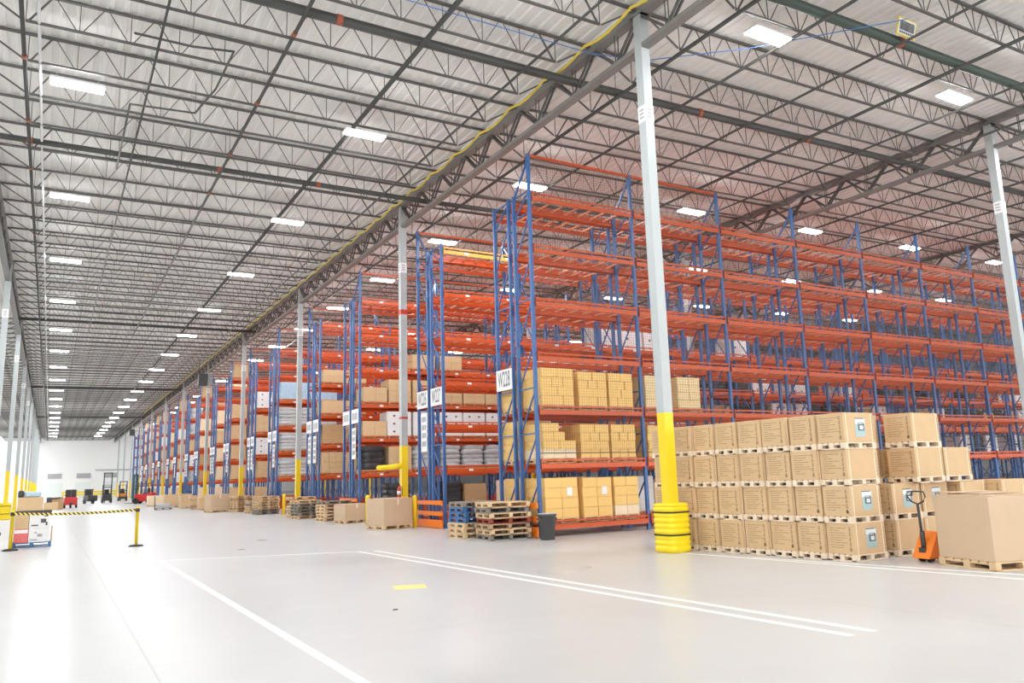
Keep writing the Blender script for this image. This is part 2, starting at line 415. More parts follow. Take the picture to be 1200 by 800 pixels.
# unit heaters
def heater(loc, label):
    t = thing('unit_heater', label, 'heater', loc)
    bevelled(MB().box(-.36,.36,-.36,.36,0,1.0).build('casing', 'heater', t).data, .03)
    b = MB()
    for k in range(7): b.box(-.30,.30,-.385,-.35,.12+.115*k,.16+.115*k)
    b.build('louvre', 'dark', t)
    for s in (-.3,.3): MB().tube([(s,0,1.0),(s,0,12.3-loc[2])], .02, 6).build('hanger_rod', 'dark', t)
heater((10.72, 70.5, 10.05), 'dark unit heater hung over the rack ends, nearer the camera')
heater((10.9, 140.0, 9.95), 'dark unit heater hung over the far end of the racks')

# ------------------------------------------------------------------ lights
def light_src():
    t = thing('ceiling_light', 'x', 'ceiling light')
    parts = []
    b = MB(); b.box(-.6,.6,-.2,.2,.0,.07); parts.append(bevelled_put(b, 'housing', 'fixture', t))
    b = MB(); b.box(-.57,.57,-.17,.17,-.03,-.001); del b.f[1], b.m[1], b.sm[1]
    M['lamp'].cycles.emission_sampling = 'FRONT'
    parts.append(b.build('diffuser', 'lamp', t))
    parts.append(MB().bar((-.45,0,.07),(-.45,0,.83),.008).build('hanger', 'fixture', t))
    parts.append(MB().bar((.45,0,.07),(.45,0,.83),.008).build('hanger', 'fixture', t))
    return t, parts
def bevelled_put(b, name, m, t, w=.012):
    o = b.build(name, m, t); bevelled(o.data, w); return o
LT, LP = light_src(); first = [True]
def light(x, y, label):
    loc = (x*.978, y*.978, zr(x)-.86)
    if first[0]: LT.location = loc; LT['label'] = label; first[0] = False
    else: copy_thing(LT, LP, loc, label=label)
for k in range(-2, 18):
    n = k+1
    where = f'{ORD[n]}' if n >= 1 else None
    for nm, x, yo in (('left', 0.0, 21.2), ('right', 7.42, 20.85)):
        y = yo + 8.82*k
        light(x, y, f'ceiling light in the {nm} row over the main aisle, {ORD[n] + " in view" if n>=1 else ("overhead, just out of view" if n==0 else "behind the camera")}')
ax = [14.2, 21.9, 29.1, 36.5, 44.0, 51.5]
ay = [11.65] + [v for k in range(9) for v in (22.55+14.63*k, 29.9+14.63*k)]
for i, y in enumerate(ay):
    for j, x in enumerate(ax):
        if j >= (6 if i < 5 else 4 if i < 9 else 2): break
        if i == 0: lab = f'ceiling light over the floor before the racks, {ORD[j+1]} right of the main girder'
        else: lab = f'ceiling light over the {ORD[i]} aisle between racks, {ORD[j+1]} from the main aisle'
        light(x, y, lab)
for j, x in enumerate(ax[:4]): light(x, 1.5, f'added unseen ceiling light behind the camera, {ORD[j+1]} right of the girder')  # unseen fixtures added so the front is evenly lit
for j in range(18): light(-9, 22+9*j, f'added ceiling light in the bay left of the left columns, {ORD[j+1]} from the front')  # row added as fill for the left bay
for j in range(10): light(-16.5, 100+9*j, f'added ceiling light far left of the aisle, {ORD[j+1]} of the outer row')  # unseen outer row, added to brighten the far wall
for j in range(16): light(-9-6*(j//4), 172+5*(j%4), f'added ceiling light near the far wall left of the aisle, {ORD[j+1]} of the extra cluster')  # invented cluster, there only to lift the far wall
for j in range(4): light(17+7.4*j, 183, f'added ceiling light before the far wall beyond the racks, {ORD[j+1]} from the aisle')  # right-hand bays: more fixtures added for the far wall

# ------------------------------------------------------------------ pallet racks
X0, BAY, DEP = 11.58, 3.76, .97
LV = [.29, 1.94, 3.43, 4.94, 6.52, 8.10, 9.66]
def frame_meshes(hf, hr, slope):
    b = MB(); w, d = .05, .04
    b.box(-w,w,0,2*d,.012,hf); b.box(-w,w,DEP-2*d,DEP,.012,hr)
    b.box(-.09,.09,-.03,.11,0,.012); b.box(-.09,.09,DEP-.11,DEP+.03,0,.012)
    posts = b.mesh('upright_frame', 'blue')
    b = MB(); z = .25; H = min(hf, hr)
    yA, yB = .05, DEP-.05
    first = True
    while z < H-.3:
        z2 = min(z+1.22, H-.1)
        if slope > 0: b.bar((0,yB,z),(0,yA,z2),.035,.035)      # rises towards the near post
        else: b.bar((0,yA,z),(0,yB,z2),.035,.035)
        if int(z*10) % 2 == 0 or first: b.bar((0,yA,z),(0,yB,z),.035,.035)
        first = False
        z = z2+.06
    b.bar((0,yA,H-.08),(0,yB,H-.08),.035,.035)
    if hf > hr: b.bar((0,yB,hr-.1),(0,yA,hf-.15),.05,.05)
    if hr > hf: b.bar((0,yA,hf-.1),(0,yB,hr-.15),.05,.05)
    return posts, b.mesh('lacing', 'blue')
FM = {('A','f'): frame_meshes(11.0, 9.95, 1), ('A','r'): frame_meshes(9.95, 9.95, 1),
      ('B','f'): frame_meshes(9.95, 9.95, -1), ('B','r'): frame_meshes(9.95, 11.0, -1)}
def beam_shape(b, x0, x1, y, z):
    s = 1 if y > DEP/2 else -1
    ya, yb = (y-.05, y) if s < 0 else (y, y+.05)
    b.box(x0+.055, x1-.055, ya, yb, z-.10, z+.03)
    b.box(x0+.055, x1-.055, ya+.008, yb-.004, z+.10, z+.145)
    for xx in (x0+.055, x1-.075): b.box(xx, xx+.02, ya-.004, yb+.004, z-.12, z+.17)
    return b
BM_f = beam_shape(MB(), 0, BAY, 0, 0).mesh('beam', 'orange')
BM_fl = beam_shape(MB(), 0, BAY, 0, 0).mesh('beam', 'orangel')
BM_r = beam_shape(MB(), 0, BAY, DEP, 0).mesh('beam', 'orange')
b = MB()
for k in range(7): b.box(.35+.5*k, .41+.5*k, .0, DEP, -.005, .043)
DM = b.mesh('support_bars', 'orangep')
bt = MB()
for k in range(2): bt.box(.9+1.7*k, 1.06+1.7*k, -.054, -.05, -.05, .02)
TM = bt.mesh('beam_tags', 'white')
ROWS = []
for k in range(9): ROWS += [('A', 18.44+14.63*k), ('B', 24.47+14.63*k)]
def nbays(i): return [8, 11, 14, 15, 13, 12][i] if i < 6 else (3 if i < 10 else 2)
GAP = .23
def run(i, typ, Y, half):
    y = Y if half == 'f' else Y + DEP + GAP
    nb = nbays(i)
    lab = f'blue and orange pallet rack, {"near" if half=="f" else "far"} half of the {ORD[i+1]} double row'
    t = thing('pallet_rack', lab, 'pallet rack', (X0, y, 0), group='pallet rack rows')
    posts, lac = FM[typ, half]
    for n in range(nb+1):
        f = put('upright_frame', posts, t, (BAY*n, 0, 0)); put('lacing', lac, f)
    beams = [(n, z, s) for n in range(nb) for z in LV for s in (0, 1)]
    lim = 100
    for n, z, s in beams[:lim]:
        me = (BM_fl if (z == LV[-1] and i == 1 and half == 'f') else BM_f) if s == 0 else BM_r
        q = put('beam', me, t, (BAY*n, 0, z))
        if s == 0 and half == 'f' and n < 3 and 1 <= i < 6: put('beam_tags', TM, q)
    if len(beams) > lim:
        b = MB()
        for n, z, s in beams[lim:]: beam_shape(b, BAY*n, BAY*(n+1), 0 if s == 0 else DEP, z)
        o = b.build('beams', 'orange', t); o['kind'] = 'stuff'
    if i < 8:
        for n in range(nb):
            for z in LV[1:]: put('support_bars', DM, t, (BAY*n, 0, z))
    # tie along the tall posts
    if (typ, half) in (('A','f'), ('B','r')):
        yy = .04 if half == 'f' else DEP-.04
        MB().box(0, BAY*2+.05, yy-.03, yy+.03, 10.92, 10.99).build('tie_bar', 'orange', t)
    # row spacers
    if half == 'f' and i < 6:
        b = MB()
        for n in range(nb+1):
            for z in (2.4, 5.6, 8.8): b.box(BAY*n-.02, BAY*n+.02, DEP-.02, DEP+GAP-.06, z, z+.05)
        b.build('row_spacers', 'blue', t)
    return t
racks = {}
for i, (typ, Y) in enumerate(ROWS):
    for h in 'fr': racks[i,h] = run(i, typ, Y, h)
# safety net on the nearest row
b = MB(); yn = -.085
def netrect(x0, x1, z0, z1):
    nx = int((x1-x0)/.08); nz = int((z1-z0)/.08)
    for k in range(nx+1): b.box(x0+.08*k-.0022, x0+.08*k+.0022, yn-.0017, yn+.0017, z0, z1)
    for k in range(nz+1): b.box(x0, x1, yn-.0017, yn+.0017, z0+.08*k-.0022, z0+.08*k+.0022)
netrect(.05, BAY*8, 2.25, 9.95); netrect(.05, BAY*2, 9.95, 10.95)
nt = b.build('safety_net', 'net', racks[0,'f'])
MB().tube([(.0,yn,2.26),(BAY*4,yn,2.22),(BAY*8,yn,2.26)], .014, 6).build('net_rope', 'net', racks[0,'f'])

# aisle signs
def sign(i, half, txt):
    y = ROWS[i][1] + (DEP/2 if half == 'f' else DEP*1.5+GAP)
    near = 'near' if half == 'f' else 'far'
    lab = f'white {txt} aisle sign on the {ORD[i+1]} rack row end' if txt else f'white aisle sign, {near} side of the {ORD[i+1]} double rack row end'
    t = thing('aisle_sign', lab, 'sign', (X0-.065, y, 4.18), -PI/2, group='rack end signs')
    MB().box(-.46,.46,-.008,.008,0,.62).build('panel', 'white', t)
    if txt:
        me = text_mesh(txt, .50, 'signink'); me.transform(Matrix.Rotation(PI/2, 4, 'X') @ Matrix.Diagonal((.56,1.32,1,1)))
        me.transform(Matrix.Translation((0,-.010,.31))); put('lettering', me, t)
    else:
        b = MB()
        for k in range(4): b.box(-.33+.18*k,-.22+.18*k,-.011,-.008,.16,.46)
        b.build('print', 'lightink', t)
def vsign(i, half):
    y = ROWS[i][1] + (.62 if half == 'f' else DEP+GAP+.36)
    t = thing('rack_notice', f'tall narrow white notice on the {ORD[i+1]} rack row end, {"near" if half=="f" else "far"} side', 'sign', (X0-.065, y, 2.62), -PI/2, group='tall rack notices')
    MB().box(-.26,.26,-.006,.006,0,1.36).build('panel', 'white', t)
    b = MB()
    for r in range(4):
        for k in range(3): b.box(-.17+.125*k,-.075+.125*k,-.009,-.006,1.06-.29*r,1.24-.29*r)
    b.build('print', 'lightink', t)
sign(0, 'r', 'W228'); sign(1, 'f', 'W227'); sign(1, 'r', 'W226'); vsign(1, 'r')
for i in range(2, 16):
    sign(i, 'f', None); sign(i, 'r', None); vsign(i, 'f')
    if i % 2 or i == 2: vsign(i, 'r') if i > 2 else None
# orange end guards
def end_guard(i):
    Y = ROWS[i][1]
    t = thing('rack_end_guard', f'orange steel end guard at the foot of the {ORD[i+1]} rack row', 'guard rail', (X0-.16, Y, 0), group='orange rack end guards')
    for z, h in ((.02,.26),(.42,.14),(.78,.14)): MB().box(-.03,.03,-.08,2.2,z,z+h).build('rail', 'truck', t)
    for y in (.45, 1.75): MB().box(.03,.09,y-.03,y+.03,0,.93).build('post', 'blue', t)
for i in range(6): end_guard(i)

# ------------------------------------------------------------------ pallets and loads
def pallet_mesh(L, W, H, name='wooden_pallet', m='wood', boards=6, bw_=.13):
    b = MB(); t = H*.17
    n = boards; bw = W/n*.8
    for k in range(n):
        y = -W/2 + (W-bw)*k/(n-1); b.box(-L/2, L/2, y, y+bw, H-t, H)
    for k in range(3):
        x = -L/2 + (L-.1)*k/2 if L > .7 else -L/2+(L-.08)*k/2
        wx = .1 if L > .7 else .08
        b.box(x, x+wx, -W/2, W/2, H-2*t, H-t)
        for j in range(3):
            y = -W/2+(W-bw_)*j/2; b.box(x, x+wx, y, y+bw_, t, H-2*t)
        b.box(x, x+wx, -W/2, W/2, 0, t)
    for y in (-W/2, W/2-bw): b.box(-L/2, L/2, y, y+bw, 0.0005, t*.98)
    return b.mesh(name, m)
PAL = {m: pallet_mesh(1.2, 1.0, .14, m=m) for m in ('wood','woodg','woodr','woodb','bluep','woodp')}
def grooved(nx, ny, nz, L, W, H, m, depth=.012, jit=0):
    bm = bmesh.new(); vs = {}
    rj = random.Random(nx*100+ny*10+nz)
    zs = [H*k/nz for k in range(nz+1)]
    def V(i,j,k):
        if (i,j,k) not in vs: vs[i,j,k] = bm.verts.new((-L/2+L*i/nx, -W/2+W*j/ny, zs[k]))
        return vs[i,j,k]
    for i in range(nx):
        for j in range(ny):
            bm.faces.new((V(i,j,nz),V(i+1,j,nz),V(i+1,j+1,nz),V(i,j+1,nz))); bm.faces.new((V(i,j,0),V(i,j+1,0),V(i+1,j+1,0),V(i+1,j,0)))
    for k in range(nz):
        for i in range(nx):
            bm.faces.new((V(i,0,k),V(i+1,0,k),V(i+1,0,k+1),V(i,0,k+1))); bm.faces.new((V(i,ny,k),V(i,ny,k+1),V(i+1,ny,k+1),V(i+1,ny,k)))
        for j in range(ny):
            bm.faces.new((V(0,j,k),V(0,j,k+1),V(0,j+1,k+1),V(0,j+1,k))); bm.faces.new((V(nx,j,k),V(nx,j+1,k),V(nx,j+1,k+1),V(nx,j,k+1)))
    bmesh.ops.recalc_face_normals(bm, faces=bm.faces)
    bmesh.ops.inset_individual(bm, faces=bm.faces[:], thickness=.008, depth=depth)
    me = bpy.data.meshes.new('carton_stack'); bm.to_mesh(me); bm.free(); me.materials.append(M[m]); return me
def sack_mesh(L, W, H, n, m):
    prof = []
    h = H/n
    vs = []; N = 20
    rj = random.Random(5)
    for k in range(n):
        ex = rj.uniform(-.03,.03); ey = rj.uniform(-.03,.03)
        for f, s in ((.02,.93),(.25,1.0),(.75,1.0),(.98,.93)):
            for q in range(N):
                t = 2*PI*q/N; c, sn = math.cos(t), math.sin(t); g = 1/((abs(c)**5+abs(sn)**5)**.2)
                wv = 1+.02*math.sin(5*t+k)
                vs.append((c*g*L/2*s*wv+ex, sn*g*W/2*s*wv+ey, h*(k+f)+.012*math.sin(3*t+k*2)))
    b = MB(); R_ = len(vs)//N
    b.add(vs, [(i*N+q, i*N+(q+1)%N, (i+1)*N+(q+1)%N, (i+1)*N+q) for i in range(R_-1) for q in range(N)] + [tuple(reversed(range(N))), tuple((R_-1)*N+q for q in range(N))], 0, True)
    return b.mesh('sacks', m)
def spotted(me_base, L, W, H):
    return me_base
KINDS = {
 'tan':   ('tan carton stack', 'cartons', grooved(3,2,4,1.05,.98,1.0,'kraft')),
 'tanlow':('low tan carton stack', 'cartons', grooved(2,2,2,1.1,.98,.62,'kraft')),
 'yell':  ('yellow-tan carton stack', 'cartons', grooved(3,2,5,1.05,.98,1.1,'ycart')),
 'brown': ('brown carton stack', 'cartons', grooved(2,2,3,1.1,.98,.9,'kraftd')),
 'white': ('white box stack', 'boxes', grooved(2,2,3,1.1,.98,1.05,'whitebox',.02)),
 'sack':  ('grey sack stack', 'sacks', sack_mesh(1.15,1.0,1.05,5,'sack')),
 'blue':  ('pale blue wrapped goods', 'wrapped_goods', grooved(4,3,4,1.1,.98,1.0,'wrapblue',.01)),
 'dark':  ('black wrapped goods', 'wrapped_goods', sack_mesh(1.1,.98,1.05,4,'darkload')),
 'pale':  ('pale carton stack', 'cartons', grooved(3,2,4,1.05,.98,1.05,'ycartp')),
}
sp = MB()
for k in range(3):
    for j in range(2): sp.box(-.30+.5*j,-.20+.5*j,-.512,-.50,.14+.35*k,.22+.35*k)
SPOT = sp.mesh('handle_holes', 'ink')
def load(i, half, n, slot, lv, kind):
    y = ROWS[i][1] + (DEP/2 if half == 'f' else DEP*1.5+GAP)
    x = X0 + BAY*n + .68 + 1.2*slot
    nm, part, me = KINDS[kind]
    half_s = '' if half == 'f' else ', far side,'
    z = LV[lv] + .045
    lab = f'{nm} on pallet, shelf {lv} up, slot {n*3+slot+1} from the aisle, {ORD[i+1]} rack row' + (', far side' if half == 'r' else '')
    lab = f'{nm}, {ORD[lv+1]} shelf, {ORD[n*3+slot+1]} place along, {ORD[i+1]} rack row' + (' far side' if half == 'r' else '')
    t = thing('pallet_load', lab, 'pallet load', (x+R.uniform(-.04,.04), y, z), R.uniform(-.02,.02), group=f'loads in the {ORD[i+1]} rack row')
    put('pallet', PAL['wood'], t).scale = (.9,.98,1)
    g = put(part, me, t, (0,0,.14))
    if kind == 'white': put('handle_holes', SPOT, g)
    return t
# third row (index 2): face seen through the second row
rl = random.Random(4)
def deep(n): return [rl.choice(('dark','dark','white','dark','brown',None)) for _ in range(n)]
pat2 = {1: ['dark','tan','sack','sack','sack','sack','tanlow','dark','white'] + deep(8),
        2: ['tanlow','white','white','white','white','white','dark','white','dark'] + deep(8),
        3: ['tanlow','tan','tan','tanlow','tanlow','tanlow','white','dark','dark'] + deep(6),
        4: [None,None,'tanlow','tanlow',None,None,None,'white','white',None,'white',None,None,'white'],
        0: [None,'dark',None,'dark','brown',None,'dark','dark','white','dark',None,'dark']}
for lv, l in pat2.items():
    for s, k in enumerate(l):
        if k: load(2, 'f', s//3, s % 3, lv, k)
# second row: a few on the floor level and rear
for s, k in ((2,'pale'),(4,'white')): load(1, 'f', s//3, s % 3, 0, k)
for lv in (1, 2, 3):
    for s in range(5, 32):
        k = rl.choice(('dark','dark','white','brown',None) if lv < 3 else ('dark','white',None,None))
        if k: load(1, 'r', s//3, s % 3, lv, k)
for s, k in ((6,'white'),(7,'white'),(8,'white'),(12,'white')): load(1, 'r', s//3, s % 3, 4, k)
# first row far side
for lv in (0,1,2): load(0, 'r', 0, 0, lv, 'yell')
for s, k in ((1,'yell'),(2,'tan')): load(0, 'r', 0, s, 0, k)
load(0,'r',1,0,0,'white'); load(0,'r',1,1,0,'brown')
# rows beyond
rk = random.Random(11)
for i in range(3, 16):
    ns = (3 if i == 4 else 2) if i < 9 else 1
    if i == 3: ns = 2
    for s in range(ns):
        fam = rk.choice((['tan','tan','white'],['white','sack','tan'],['tan','blue','pale'],['pale','brown','tan']))
        for lv in range(7):
            if lv == 0 and rk.random() < .4: continue
            if lv >= 5 and (rk.random() < .6 or i < 6): continue
            if lv == 0 and i < 5: continue
            k = rk.choice(fam)
            if i == 3: k = [None,'tan','brown','tanlow','tanlow'][lv]
            if i == 4 and lv in (1,2,3): k = 'sack'
            if i == 4 and lv == 4: k = 'blue'
            load(i, 'f', 0, s, lv, k)

# first row, near side: individual yellow cartons
def carton_mesh(L, W, H, m):
    b = MB().box(-L/2,L/2,-W/2,W/2,0,H); me = b.mesh('carton', m); bevelled(me, .007); return me
def seam_mesh(L, W, H):
    b = MB(); b.box(-.025,.025,-W/2-.002,-W/2,0.01,H-.01); return b
cm = {}
def cartons(x0, x1, z0, ztop, nx, nz, m, shelf, which, step=None, m0=None):
    y0, y1 = ROWS[0][1]+.02, ROWS[0][1]+1.0
    lab = f'{"yellow-tan" if m=="ycart" else "light tan"} carton in the {which} stack on the {shelf} shelf of nearest rack'
    w = (x1-x0)/nx; h = (ztop-z0)/nz
    out = []
    for k in range(nz):
        # alternate split of the layer so the seams break
        n = nx if k % 2 == 0 else max(2, nx-1 if nx > 2 else nx)
        ww = (x1-x0)/n
        for j in range(2):
            for i in range(n):
                if step and k >= step[1] and i >= n-step[0]: continue
                mm = m0 if (k == 0 and m0) else m
                key = (round(ww,2), round(h,2), mm)
                if key not in cm: cm[key] = carton_mesh(ww-.012, .485, h-.004, mm)
                o = put('carton', cm[key], None, (x0+ww*(i+.5)+R.uniform(-.008,.008), y0+.245+.49*j+R.uniform(-.012,.012), z0+h*k), R.uniform(-.015,.015))
                tag(o, lab, 'carton', f'{which} carton stack, {shelf} shelf'); out.append((k,j,i,o))
    p = put('wooden_pallet', PAL['wood'], None, ((x0+x1)/2, (y0+y1)/2, z0-.14)); p.scale = ((x1-x0)/1.2, .98, 1)
    tag(p, f'wooden pallet under the {which} carton stack on the {shelf} shelf of nearest rack', 'pallet')
    return out
ST = {}
for shelf, z, zt in (('bottom', LV[0]+.045, 1.58), ('second', LV[1]+.045, 3.10), ('third', LV[2]+.045, 4.66)):
    dz = .14
    xs = [(11.74, 12.86), (13.02, 14.04), (14.12, 15.02)]
    for w, (a, c) in zip(('first','middle','last'), xs):
        nz = 4
        if shelf == 'bottom': nz = 4
        ztt = zt - (.0 if w == 'first' else .06 if shelf == 'third' else .02)
        ST[shelf,w] = cartons(a, c, z+dz, ztt, 3 if shelf != 'bottom' else 2, nz, 'ycart', shelf, w,
                              step=(1,2) if (shelf,w) == ('second','first') else None, m0='ycartp' if (shelf,w) in (('second','first'),('bottom','last')) else None)
for w, (a, c) in zip(('fourth','fifth'), ((15.5,16.45),(16.8,17.75))):
    cartons(a, c, LV[2]+.185, 4.58, 2, 4, 'ycartl', 'third', w)
cartons(15.5, 16.5, LV[1]+.185, 3.05, 2, 4, 'ycart', 'second', 'fourth')
for key, dx in ((('bottom','first'),.12),(('bottom','middle'),.0)):
    c = [o for k,j,i,o in ST[key] if k == 2 and j == 0][-1]
    b = MB(); b.box(-.1+dx*0,.08,-.256,-.247,.06,.28); b.build('paper_label', 'white', c)

# ------------------------------------------------------------------ front block of cartons on small pallets
CW, CD, CH, PH = .86, .575, .535, .118
SM_PAL = pallet_mesh(CW+.02, CD+.01, PH, m='woodp', boards=5, bw_=.095)
def block_carton_mesh():
    b = MB().box(-CW/2,CW/2,-CD/2,CD/2,0,CH); me = b.mesh('carton', 'kraft'); bevelled(me, .008, 2); return me
BC = block_carton_mesh()
def print_mesh(seed):
    b = MB(); r = random.Random(seed); x = -CW/2-.0015
    # text block on the face towards the aisle (local -X); y runs from far (+) to near (-)
    for l in range(9):
        z = CH-.09-.042*l; y = CD/2-.07
        end = y - r.uniform(.10,.26) if l % 3 else y-.34
        while y > end:
            w = r.uniform(.07,.13); b.box(x,x+.002,y-w,y,z,z+.011); y -= w+.010
    for k in range(5):      # handling marks in a column
        z = .07+.085*k
        b.box(x,x+.002,-CD/2+.062,-CD/2+.105,z,z+.018); b.box(x,x+.002,-CD/2+.072,-CD/2+.095,z+.02,z+.068)
    b.box(x,x+.002,-CD/2+.06,-CD/2+.11,.055,.11)
    return b.mesh('printed_text', 'print')
PRT = [print_mesh(k) for k in range(4)]
EDGE = [MB().box(s*(CW/2-.075)-.010, s*(CW/2-.075)+.010, -CD/2-.003, -CD/2+.001, .0, CH-.005).mesh('edge_strip', 'tape') for s in (-1, 1)]
lb = MB(); lb.box(-.11,.17,-CD/2-.0035,-CD/2-.001,.10,.44)
LAB = lb.mesh('picture_label', 'teal')
l2 = MB(); l2.box(-.11,.17,-CD/2-.0045,-CD/2-.0033,.33,.42); LABW = l2.mesh('label_sky', 'labelw')
l3 = MB(); l3.box(-.11,.13,-CD/2-.0045,-CD/2-.0033,.422,.437)
l3.box(-.03,.14,-CD/2-.006,-CD/2-.004,.21,.35); LABK = l3.mesh('label_picture', 'ink')
l4 = MB(); l4.box(.01,.11,-CD/2-.0072,-CD/2-.0058,.23,.30); l4.box(-.02,.10,-CD/2-.0072,-CD/2-.0058,.325,.338); LABS = l4.mesh('label_screen', 'labelw')
l5 = MB()
for k in range(7): l5.box(CW/2-.045,CW/2-.03,-CD/2-.002,-CD/2,.05+.06*k,.092+.06*k)
SIDEP = l5.mesh('side_print', 'print')
def block(x, y, level, where, label_on=False, seed=0, printed=True):
    z = (PH+CH)*level
    p = put('wooden_pallet', SM_PAL, None, (x+R.uniform(-.008,.008), y, z), R.uniform(-.008,.008))
    LVN = ['bottom','second','third','top'][level]
    tag(p, f'pale wooden pallet under the {LVN}-layer carton {where}', 'pallet', 'pallets in the carton block')
    c = put('carton', BC, None, (x+R.uniform(-.025,.025), y+R.uniform(-.006,.006), z+PH), R.uniform(-.012,.012))
    tag(c, f'{"pictured " if label_on else ""}kraft carton, {LVN} layer of block, {where}', 'carton', 'cartons in the big block')
    if printed: put('printed_text', PRT[seed % 4], c)
    for s in (0, 1): put('edge_strip', EDGE[s], c)
    put('side_print', SIDEP, c)
    if label_on:
        q = put('picture_label', LAB, c); put('label_sky', LABW, q); put('label_picture', LABK, q); put('label_screen', LABS, q)
xf = lambda n: 12.24 - .056*n
for lv in range(4):
    for n in range(8):
        block(xf(n)+CW/2, 9.20+.6*n+CD/2 + R.uniform(-.008,.008), lv, f'{ORD[n+1]} from the corner on its aisle side', label_on=(n == 0 and lv != 2), seed=n+lv)
# columns to the right
def bl(lv, x, y, where, lab=False): block(x+CW/2, y+CD/2, lv, where, lab, seed=int(x*7+lv))
for lv in (0,1): bl(lv, 13.42, 9.18, 'directly right of the corner stack', lab=(lv == 1))
for lv in (0,1): bl(lv, 14.33, 9.2, 'behind the pallet truck handle', lab=(lv == 1))
for lv in (2,3): bl(lv, 13.92, 8.98, 'set forward, right of the corner stack')
for lv in (2,3): bl(lv, 13.12, 9.75, 'in the gap right of the corner stack')
for lv in (0,1): bl(lv, 13.13, 9.86, 'in the second rank behind the gap')
bl(3, 14.80, 9.55, 'at the right-hand rear edge')
bl(2, 14.84, 8.98, 'at the right-hand end')
for lv in (0,1): bl(lv, 15.25, 9.0, 'behind the large cardboard box')
for lv in (0,1): bl(lv, 16.16, 8.7, 'at the far right end, low')
bl(2, 14.05, 9.6, 'second rank, under the rear edge'); bl(2, 14.95, 9.6, 'second rank, below the rear edge')
for lv in (0,1): bl(lv, 14.05, 9.8, 'second rank, far in'); bl(lv, 14.95, 9.8, 'second rank, behind the end cartons')

# ------------------------------------------------------------------ big open box on pallet + pallet truck
th = math.radians(-15)
t = None
bx0 = Vector((12.54, 6.985)); u = Vector((math.sin(-th), math.cos(th))); v = Vector((math.cos(th), math.sin(th)))
ctr = bx0 + u*.56 + v*.56
po = put('wooden_pallet', pallet_mesh(1.12, 1.12, .135, m='wood', boards=7), None, (ctr.x, ctr.y, 0), th)
tag(po, 'light wooden pallet under the large plain cardboard box at right', 'pallet')
t = thing('cardboard_box', 'large plain cardboard box with loose flaps on pallet beside the pallet truck', 'box', (ctr.x, ctr.y, .136), th)
W = .55
b = MB(); b.box(-W,W,-W,W,0,.985); o = b.build('carton_body', 'kraftp', t); bevelled(o.data, .008, 2)
b = MB(); b.box(-W+.03,W-.04,-W+.12,W-.02,.987,1.0); b.build('flap', 'kraftp', t)
b = MB(); b.bar((-.35,.55,1.03),(.60,.50,1.03),.46,.012); b.build('flap', 'kraftp', t)
b = MB(); b.bar((-.2,.15,1.012),(.58,.12,1.02),.5,.012); b.build('flap', 'kraftp', t)
pt = thing('pallet_truck', 'orange hand pallet truck with black handle beside the large plain box', 'pallet truck', (13.19, 8.44, 0), -PI/2-.08)
b = MB()
prof = [(-.26,.06),(.16,.06),(.16,.50),(.02,.50)]
vs = [(-.17, y, z) for y, z in prof] + [(.17, y, z) for y, z in prof]
b.add(vs, [(0,1,2,3),(7,6,5,4),(0,4,5,1),(1,5,6,2),(2,6,7,3),(3,7,4,0)])
o = b.build('body', 'truck', pt); bevelled(o.data, .02, 2)
for s_ in (-.19,.19): MB().box(s_-.08,s_+.08,.10,1.2,.06,.09).build('fork', 'truck', pt)
for s_ in (-.08,.08): MB().tube([(s_-.03,-.1,.08),(s_+.03,-.1,.08)], .08, 16).build('wheel', 'black', pt)
b = MB(); b.tube([(0,-.14,.22),(0,-.14,.52)], .04, 10); b.box(-.06,.06,-.2,-.08,.16,.24); b.build('pump', 'dark', pt)
hd = MB().tube([(0,-.15,.45),(.02,-.20,.98)], .024, 10).build('tiller', 'dark', pt)
b = MB(); pts = [(.02,-.20,.97),(.14,-.205,1.02),(.19,-.21,1.10),(.17,-.215,1.18),(0,-.215,1.19),(-.15,-.215,1.18),(-.16,-.21,1.10),(-.10,-.205,1.02),(.02,-.20,.97)]
b.tube(pts, .014, 8); b.build('handle_loop', 'dark', hd)
MB().bar((-.05,-.22,1.185),(-.05,-.24,1.11),.02).build('release_lever', 'dark', hd)

# ------------------------------------------------------------------ pallet stacks along the rack ends
def stack(x, y, rz, kinds, where, jit=.05):
    z = 0
    for k, m in enumerate(kinds):
        o = put('wooden_pallet', PAL[m], None, (x+R.uniform(-jit,jit), y+R.uniform(-jit,jit), z), rz+R.uniform(-.05,.05))
        cn = {'wood':'tan','woodg':'weathered grey','woodr':'dark red','woodb':'brown','bluep':'blue','woodp':'pale'}[m]
        tag(o, f'{cn} pallet, {ORD[k+1]} from the floor in the stack {where}', 'pallet', f'pallet stack {where}')
        z += .141
stack(10.72, 19.05, -.1, ['woodg','wood','woodb','woodr','wood','woodg','wood'], 'beside the grey bin')
stack(10.52, 20.3, .0, ['wood','wood','wood','bluep','bluep','bluep','woodg'], 'behind the one by the bin', .03)
stack(10.75, 34.0, .1, ['wood','wood','wood','wood','wood','woodg'], 'behind the second plain carton')
stack(10.55, 37.6, .1, ['wood','woodg','woodg','woodg','woodg','wood'], 'before the third column')
stack(10.75, 39.2, 0, ['wood','wood','wood','wood','woodb','woodr','wood'], 'behind the third column', .08)
stack(10.5, 45.6, .1, ['woodg','woodg','wood','wood','wood','wood','wood'], 'past the short yellow post')
stack(10.6, 48.2, 0, ['wood','wood','wood','woodg','wood'], 'beyond the short yellow post')
stack(10.4, 51.4, .2, ['wood','woodb','wood','wood','wood','woodb','wood'], 'next to the fourth column')
